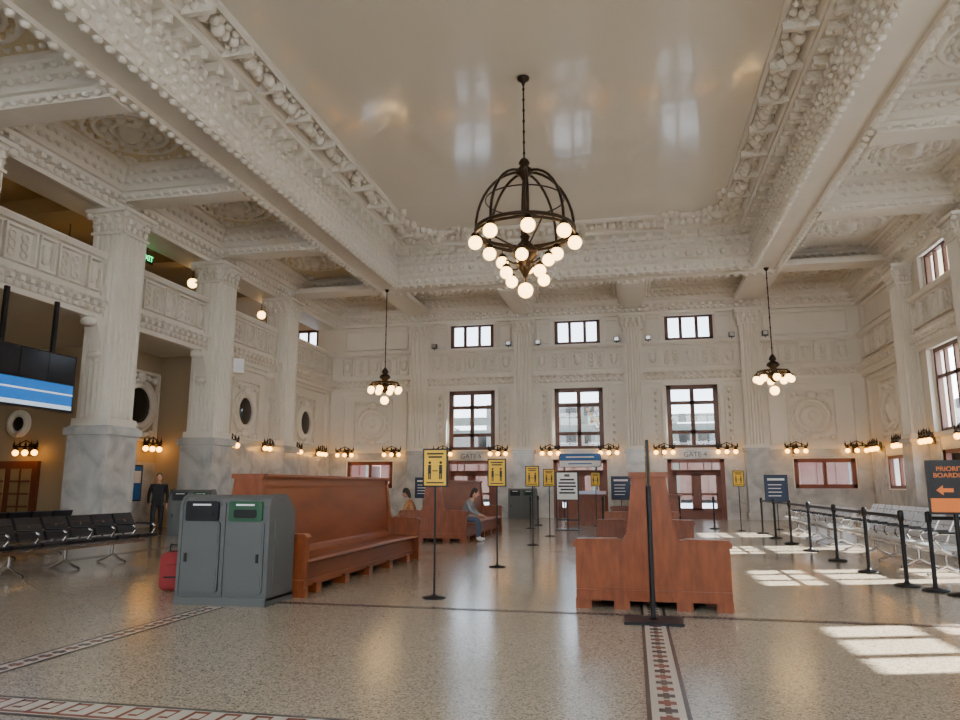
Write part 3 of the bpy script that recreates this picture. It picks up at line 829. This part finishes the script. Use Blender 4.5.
seats(8,blackpad,'beam_seating',(-9.75,8.4,0),0)
seats(7,blackpad,'beam_seating',(-12.2,9.6,0),0)
seats(6,blackpad,'beam_seating',(-12.4,14.2,0),pi)
seats(9,silver,'beam_seating',(5.0,18.0,0),pi)
seats(9,silver,'beam_seating',(5.0,24.0,0),pi)
seats(9,silver,'beam_seating',(6.9,18.0,0),pi)
seats(9,silver,'beam_seating',(6.9,24.0,0),pi)
seats(9,blackpad,'beam_seating',(8.8,18.6,0),pi)
seats(5,blackpad,'beam_seating',(-9.75,20.0,0),0)
# ------------------------------------------------------------------ stanchions
def stanch(belt):
    mb=MB()
    mb.lathe([(0,.0),(.17,.0),(.17,.02),(.14,.035),(.04,.05),(.03,.08)],n=20,m=0)
    mb.tube([(0,0,.05),(0,0,.98)],.03,10,0); mb.lathe([(.03,.9),(.042,.92),(.042,1.03),(.035,1.05),(0,1.06)],n=14,m=0)
    if belt: mb.box(-.003,.04,.94,.003,belt-.04,.99,0)
    return mb
YS=[11.6,13.3,15.2,17.3,19.3,21.3,23.3]
for i,y in enumerate(YS):
    bl=(YS[i+1]-y) if i<len(YS)-1 else 0
    stanch(bl).obj('queue_stanchion',[black],(3.75,y,0))
stanch(1.6).obj('queue_stanchion',[black],(3.95,11.15,0),-pi/2)
stanch(0).obj('queue_stanchion',[black],(5.55,11.15,0))
for x,y in ((2.6,25.5),(1.6,27),(-3.4,24.5),(-3.4,26.5),(-1.0,24.5)): stanch(0).obj('queue_stanchion',[black],(x,y,0))
# ------------------------------------------------------------------ signs
def standsign(w,h,ztop,kind):
    mb=MB()
    mb.lathe([(0,0),(.15,0),(.15,.015),(.05,.03),(.02,.05)],n=20,m=0)
    mb.tube([(0,0,.02),(0,0,ztop-h+.02)],.014,8,0)
    z0,z1=ztop-h,ztop
    mb.box(-w/2-.015,-.015,z0-.015,w/2+.015,.015,z1+.015,0)
    for s in (-1,1):
        y=s*.018
        a,b=sorted((y,y*1.02))
        mb.box(-w/2+.008,a-.001,z0+.008,w/2-.008,b+.001,z1-.008,1)
        f=lambda x0,x1,q0,q1,m: mb.box(x0*w,min(y,y*1.25),z0+q0*h,x1*w,max(y,y*1.25),z0+q1*h,m)
        if kind=='y':
            f(-.36,.36,.86,.91,0); f(-.30,.30,.77,.82,0)
            for q in (-.24,.24):
                f(q-.07,q+.07,.34,.58,0); f(q-.06,q-.01,.18,.35,0); f(q+.01,q+.06,.18,.35,0)
                mb.sphere((q*w,y*1.1,z0+.64*h),(.065*w,.004,.065*w),10,6,0)
            f(-.12,.12,.40,.43,0); f(-.38,.38,.07,.11,0)
        elif kind=='w':
            f(-.12,.12,.84,.93,2)
            for k,(a_,b_) in enumerate(((.32,.7),(.38,.58),(.40,.46),(.30,.34),(.36,.22))): f(-a_,a_,b_,b_+.06,0)
        elif kind=='n':
            f(-.38,.38,.8,.88,2); 
            for k in range(4): f(-.36,.2+.04*(k%2),.2+.14*k,.23+.14*k,2)
    return mb
ys_=standsign(.31,.47,1.87,'y').obj('distancing_sign',[black,yellow,black],(-2.52,9.2,0))
inst(ys_,(-2.38,12.85,0)); inst(ys_,(-2.4,17.7,0)); inst(ys_,(-2.35,20.9,0))
mb=standsign(.31,.47,1.87,'y'); mb.prism([(-.3,0),(.3,0),(.3,.03),(-.3,.03)],'x',-.22,.22,0); mb.tube([(0,0,0),(0,0,1.4)],.028,8,0)
mb.obj('distancing_sign',[black,yellow,black],(.16,8.08,0),pi/2)
inst(ys_,(3.3,24.5,0)); inst(ys_,(-1.3,26.3,0))
mb=standsign(.72,.88,1.84,'w'); mb.box(-.4,-.25,0,.4,.25,.03,0); mb.box(-.37,-.02,0,-.33,.02,1.84,0); mb.box(.33,-.02,0,.37,.02,1.84,0); mb.box(-.37,-.015,.3,.37,.015,.34,0)
mb.obj('poster_stand',[black,white,letter],(-2.1,23.9,0))
mb=standsign(.7,.85,1.75,'n'); o=mb.obj('information_sign',[black,navy,white],(-.45,28.3,0)); inst(o,(4.6,25.5,0)); inst(o,(-8.9,30.5,0))
# priority boarding sign
mb=MB(); mb.box(-.3,-.02,1.03,.3,.02,1.74,0); mb.box(-.275,-.026,1.06,.275,-.02,1.24,1); mb.box(-.275,-.026,1.27,.275,-.021,1.72,0)
mb.prism([(-.2,1.345),(-.12,1.41),(-.12,1.37),(.0,1.37),(.0,1.32),(-.12,1.32),(-.12,1.28)],'y',-.03,-.02,1)
mb.tube([(0,0,.05),(0,0,1.05)],.03,10,0); mb.lathe([(0,0),(.2,0),(.2,.02),(.04,.05)],n=20,m=0)
o=mb.obj('priority_boarding_sign',[black,orange],(4.14,10.75,0),-.12)
text('PRIORITY\nBOARDING',.085,(0,-.03,1.58),(pi/2,0,0),orange,o)
mb=MB(); mb.box(-.9,-.05,2.2,.9,.05,2.78,0); mb.box(-.88,-.056,2.5,.88,-.05,2.76,1); mb.box(-.88,-.056,2.22,.88,-.05,2.48,2)
for x in (-.7,.7): mb.tube([(x,0,0),(x,0,2.2)],.025,8,0)
mb.box(-.6,-.062,2.6,.6,-.055,2.66,2); mb.box(-.5,-.062,2.32,.5,-.055,2.37,1)
mb.box(-.85,-.2,0,-.55,.2,.02,0); mb.box(.55,-.2,0,.85,.2,.02,0)
mb.obj('gate_information_board',[black,bluesign,white],(-2.2,31.6,0))
mb=MB(); mb.box(-.7,-.35,0,.7,.3,1.05,0); mb.prism([(-.42,1.05),(.36,1.05),(.36,1.22),(-.42,1.10)],'x',-.76,.76,0); mb.box(-.62,-.37,.15,-.05,-.35,.9,1); mb.box(.05,-.37,.15,.62,-.35,.9,1); mb.box(-.74,-.38,0,.74,.33,.1,1)
mb.obj('gate_podium',[doorwood,wood],(-1.75,27.6,0))
mb=MB(); mb.box(-.9,-.3,0,.9,.3,1.0,0); mb.box(-1,-.38,1.0,1,.38,1.06,1); mb.box(-.8,-.32,.12,.8,-.3,.9,1)
mb.obj('ticket_counter',[doorwood,wood],(.9,30.2,0))
# departures display
mb=MB(); y0,y1=13.1,15.75; x=-13.9; z0,z1=3.22,4.65
mb.box(x-.15,y0,z0,x,y1,z1,0)
n=3
for k in range(n):
    a=y0+.05+(y1-y0-.1)*k/n; b_=y0+.05+(y1-y0-.1)*(k+1)/n
    mb.box(x,a+.01,z0+.70,x+.01,b_-.01,z1-.03,1)
mb.box(x,y0+.05,z0+.46,x+.01,y1-.05,z0+.68,2); mb.box(x,y0+.05,z0+.42,x+.01,y1-.05,z0+.46,3); mb.box(x,y0+.05,z0+.16,x+.01,y1-.05,z0+.42,2); mb.box(x,y0+.05,z0+.06,x+.01,y1-.05,z0+.16,3)
for yy in (13.5,15.0): mb.box(x-.11,yy-.05,z1,x-.03,yy+.05,ZA,0)
mb.obj('departures_display',[black,scr_b,scr_blue,scr_white])
mb=MB(); mb.box(-16.35,21.0,.9,-16.3,21.9,2.1,0); mb.box(-16.3,21.05,.95,-16.29,21.85,2.05,1); mb.box(-16.29,21.1,1.5,-16.285,21.8,1.9,2); mb.obj('framed_poster',[black,bluesign,white])
# ------------------------------------------------------------------ people
def figure(name,V,mats,head,hands,loc,rz):
    me=D.meshes.new('tmp'); me.from_pydata([v[0] for v in V],[(i,v[2]) for i,v in enumerate(V) if v[2]>=0],[])
    o=D.objects.new('tmp',me); COL.objects.link(o)
    md=o.modifiers.new('s','SKIN'); md.use_smooth_shade=True
    for i,v in enumerate(V):
        r=v[1] if isinstance(v[1],tuple) else (v[1],v[1])
        me.skin_vertices[0].data[i].radius=r
    me.skin_vertices[0].data[0].use_root=True
    o.modifiers.new('u','SUBSURF').levels=2
    o.modifiers['u'].render_levels=2
    dg=bpy.context.evaluated_depsgraph_get(); ev=o.evaluated_get(dg); m2=ev.to_mesh()
    mb=MB(); mb.v=[tuple(v.co) for v in m2.vertices]
    segs=[(Vector(v[0]),Vector(V[v[2]][0]),v[3]) for v in V if v[2]>=0]
    for p in m2.polygons:
        c=p.center; best=None
        for a,q,mi in segs:
            d=q-a; t=max(0,min(1,(c-a).dot(d)/max(d.length_squared,1e-9))); dd=(c-(a+d*t)).length
            if best is None or dd<best[0]: best=(dd,mi)
        mb.f.append(list(p.vertices)); mb.m.append(best[1]); mb.s.append(True)
    ev.to_mesh_clear(); D.objects.remove(o)
    c,tilt=head
    mb.M=Matrix.Translation(c)@Matrix.Rotation(tilt,4,'Y')
    mb.sphere((0,0,0),(.092,.074,.115),18,14,0); mb.sphere((.03,0,-.055),(.06,.055,.06),14,10,0)
    mb.sphere((.098,0,-.012),(.02,.014,.026),8,6,0)
    for s in (-1,1):
        mb.sphere((.083,s*.03,.012),(.012,.014,.009),8,6,5); mb.sphere((.092,s*.03,.012),(.005,.006,.006),6,4,4)
        mb.sphere((.086,s*.03,.033),(.01,.02,.004),6,4,4); mb.sphere((-.005,s*.076,-.005),(.018,.01,.03),8,6,0)
    mb.sphere((.086,0,-.055),(.01,.024,.007),8,5,6)
    mb.sphere((-.022,0,.028),(.098,.086,.105),16,12,4)
    if name!='standing_man': mb.sphere((-.07,0,-.05),(.05,.07,.12),12,8,4)
    for (w,dr,up) in hands:
        w=Vector(w);dr=Vector(dr).normalized();up=Vector(up).normalized();sd=dr.cross(up)
        mb.M=Matrix.Translation(w)@Matrix(((dr.x,sd.x,up.x),(dr.y,sd.y,up.y),(dr.z,sd.z,up.z))).to_4x4()
        mb.sphere((.045,0,0),(.052,.042,.018),12,8,0)
        for k,(yy,l) in enumerate(((-.03,.065),(-.010,.078),(.010,.073),(.029,.055))):
            mb.tube([(.075,yy,0),(.085+l*.35,yy,-.004),(.085+l*.7,yy*1.05,-.02),(.08+l*.9,yy*1.05,-.045)],[.010,.0095,.0085,.007],7,0)
        mb.tube([(.02,-.035,0),(.05,-.062,-.008),(.085,-.07,-.018)],[.013,.011,.008],7,0)
    mb.M=None
    return mb.obj(name,mats,loc,rz)
def seated(name,top,trs,loc,rz,lean=.22):
    V=[((0,0,.56),(.14,.12),-1,2),((.04+lean*.3,0,.72),(.125,.11),0,1),((lean*.8,0,.90),(.14,.11),1,1),((lean*1.25,0,1.03),(.09,.08),2,1),((lean*1.5,0,1.10),.05,3,0)]
    for s in (-1,1):
        b=len(V)
        V+=[((lean*1.1,s*.165,.99),.062,2,1),((lean*1.1+.08,s*.22,.76),.046,b,1),((lean*.9+.28,s*.12,.66),.034,b+1,1),((lean*.9+.33,s*.10,.655),.026,b+2,0)]
        b=len(V)
        V+=[((.08,s*.09,.545),.092,0,2),((.44,s*.12,.535),.066,b,2),((.48,s*.12,.30),.055,b+1,2),((.46,s*.11,.11),.04,b+2,2),((.48,s*.11,.055),.042,b+3,3),((.62,s*.12,.045),.036,b+4,3)]
    hc=(lean*1.5+.05,0,1.22)
    hands=[((lean*.9+.33,s*.10,.655),(.7,-s*.5,-.25),(.2,0,1)) for s in (-1,1)]
    return figure(name,V,[skin,top,trs,shoe,hair,eyem,lipm],(hc,.35),hands,loc,rz)
seated('seated_woman',cl_grey,cl_jean,(-4.42,18.7,-.0),0)
seated('seated_person',cl_tan,cl_black,(-5.55,18.35,-.0),pi,.15)
V=[((0,0,.95),(.13,.16),-1,2),((0,0,1.12),(.11,.15),0,1),((0.01,0,1.32),(.125,.18),1,1),((0,0,1.46),(.08,.09),2,1),((.01,0,1.54),.055,3,0)]
for s in (-1,1):
    b=len(V); V+=[((0,s*.19,1.41),.065,2,1),((-.02,s*.25,1.14),.05,b,1),((.05,s*.24,.90),.038,b+1,1),((.06,s*.24,.86),.028,b+2,0)]
    b=len(V); V+=[((0,s*.095,.88),.095,0,2),((.02,s*.11,.48),.066,b,2),((-.01,s*.12,.12),.045,b+1,2),((0,s*.12,.06),.045,b+2,3),((.15,s*.14,.045),.036,b+3,3)]
figure('standing_man',V,[skin,cl_black,cl_black,cl_black,hair,eyem,lipm],((.03,0,1.65),.05),[((.06,s*.24,.86),(.1,0,-1),(0,-s,0)) for s in (-1,1)],(-13.5,18.9,0),-1.0)
# ------------------------------------------------------------------ exterior
mb=MB(); mb.box(-90,YB+.6,-.5,120,160,-.15,0); mb.box(XR+.7,-60,-.5,120,YB+.6,-.15,0); mb.box(-90,-60,-.5,XM-.4,YB+.6,-.15,0); mb.box(XM-.4,-60,-.5,XR+.7,YF-.5,-.15,0); mb.obj('ground_outside',[asphalt])
mb=MB()
mb.box(-30,37,4.55,25,37.4,4.95,0); mb.box(-30,41,4.3,25,41.3,4.6,0)
for x in range(-30,26,4): mb.box(x,37,-.15,x+.25,37.25,4.6,0); mb.box(x,37,4.6,x+.15,41.3,4.7,0)
mb.obj('platform_canopy',[canopym])
mb=MB()
for k in range(-4,4):
    x=k*16; mb.box(x,45,.6,x+15,48,3.4,0)
    for q in range(15): mb.box(x+q+.4,44.93,.7,x+q+.5,45,3.3,0)
    for q in (2,13): mb.tube([(x+q,45,.3),(x+q,48,.3)],.45,12,1)
    mb.box(x,45.2,.4,x+15.6,47.8,.62,1)
mb.obj('freight_train',[trainred,black])
mb=MB(); 
for k,(x,w,h) in enumerate(((-60,25,9),(-34,17,7.5),(-16,14,10.5),(0,22,8),(23,22,10))): 
    mb.box(x,80,-.15,x+w,95,h,0)
    for i in range(int(w/2)-1):
        for j in range(int(h/2.5)): mb.box(x+1+i*2,79.9,1+j*2.5,x+2.1+i*2,80,2.6+j*2.5,1)
mb.obj('distant_building',[hillm,darkglass])
# ------------------------------------------------------------------ world, sun
w=D.worlds.new('world'); bpy.context.scene.world=w; w.use_nodes=True
nt=w.node_tree; bg=nt.nodes['Background']
tc=nt.nodes.new('ShaderNodeTexCoord'); sp=nt.nodes.new('ShaderNodeSeparateXYZ'); rp=nt.nodes.new('ShaderNodeValToRGB')
rp.color_ramp.elements[0].position=0.0; rp.color_ramp.elements[0].color=(0.97,0.98,1.0,1); rp.color_ramp.elements[1].position=0.6; rp.color_ramp.elements[1].color=(0.62,0.80,1.0,1)
nt.links.new(tc.outputs['Generated'],sp.inputs[0]); nt.links.new(sp.outputs[2],rp.inputs[0]); nt.links.new(rp.outputs[0],bg.inputs[0]); bg.inputs[1].default_value=17.0
sl=D.lights.new('sun','SUN'); sl.energy=75; sl.angle=.009; sl.color=(1,.95,.87)
so2=D.objects.new('sun',sl); COL.objects.link(so2)
so2.rotation_euler=Vector((1,.32,.69)).to_track_quat('Z','Y').to_euler()
# ------------------------------------------------------------------ camera
F=720.0
tp=126/F; p=math.atan(tp); th=math.atan(153/F*math.cos(p))
f=Vector((-math.sin(th)*math.cos(p),math.cos(th)*math.cos(p),math.sin(p)))
r=Vector((math.cos(th),math.sin(th),0)); u=r.cross(f)
cam=D.cameras.new('camera'); cam.sensor_width=36; cam.lens=F/960*36; cam.clip_end=500; cam.clip_start=.05
co=D.objects.new('camera',cam); COL.objects.link(co)
co.matrix_world=Matrix(((r.x,u.x,-f.x,0),(r.y,u.y,-f.y,0),(r.z,u.z,-f.z,1.4),(0,0,0,1)))
bpy.context.scene.camera=co
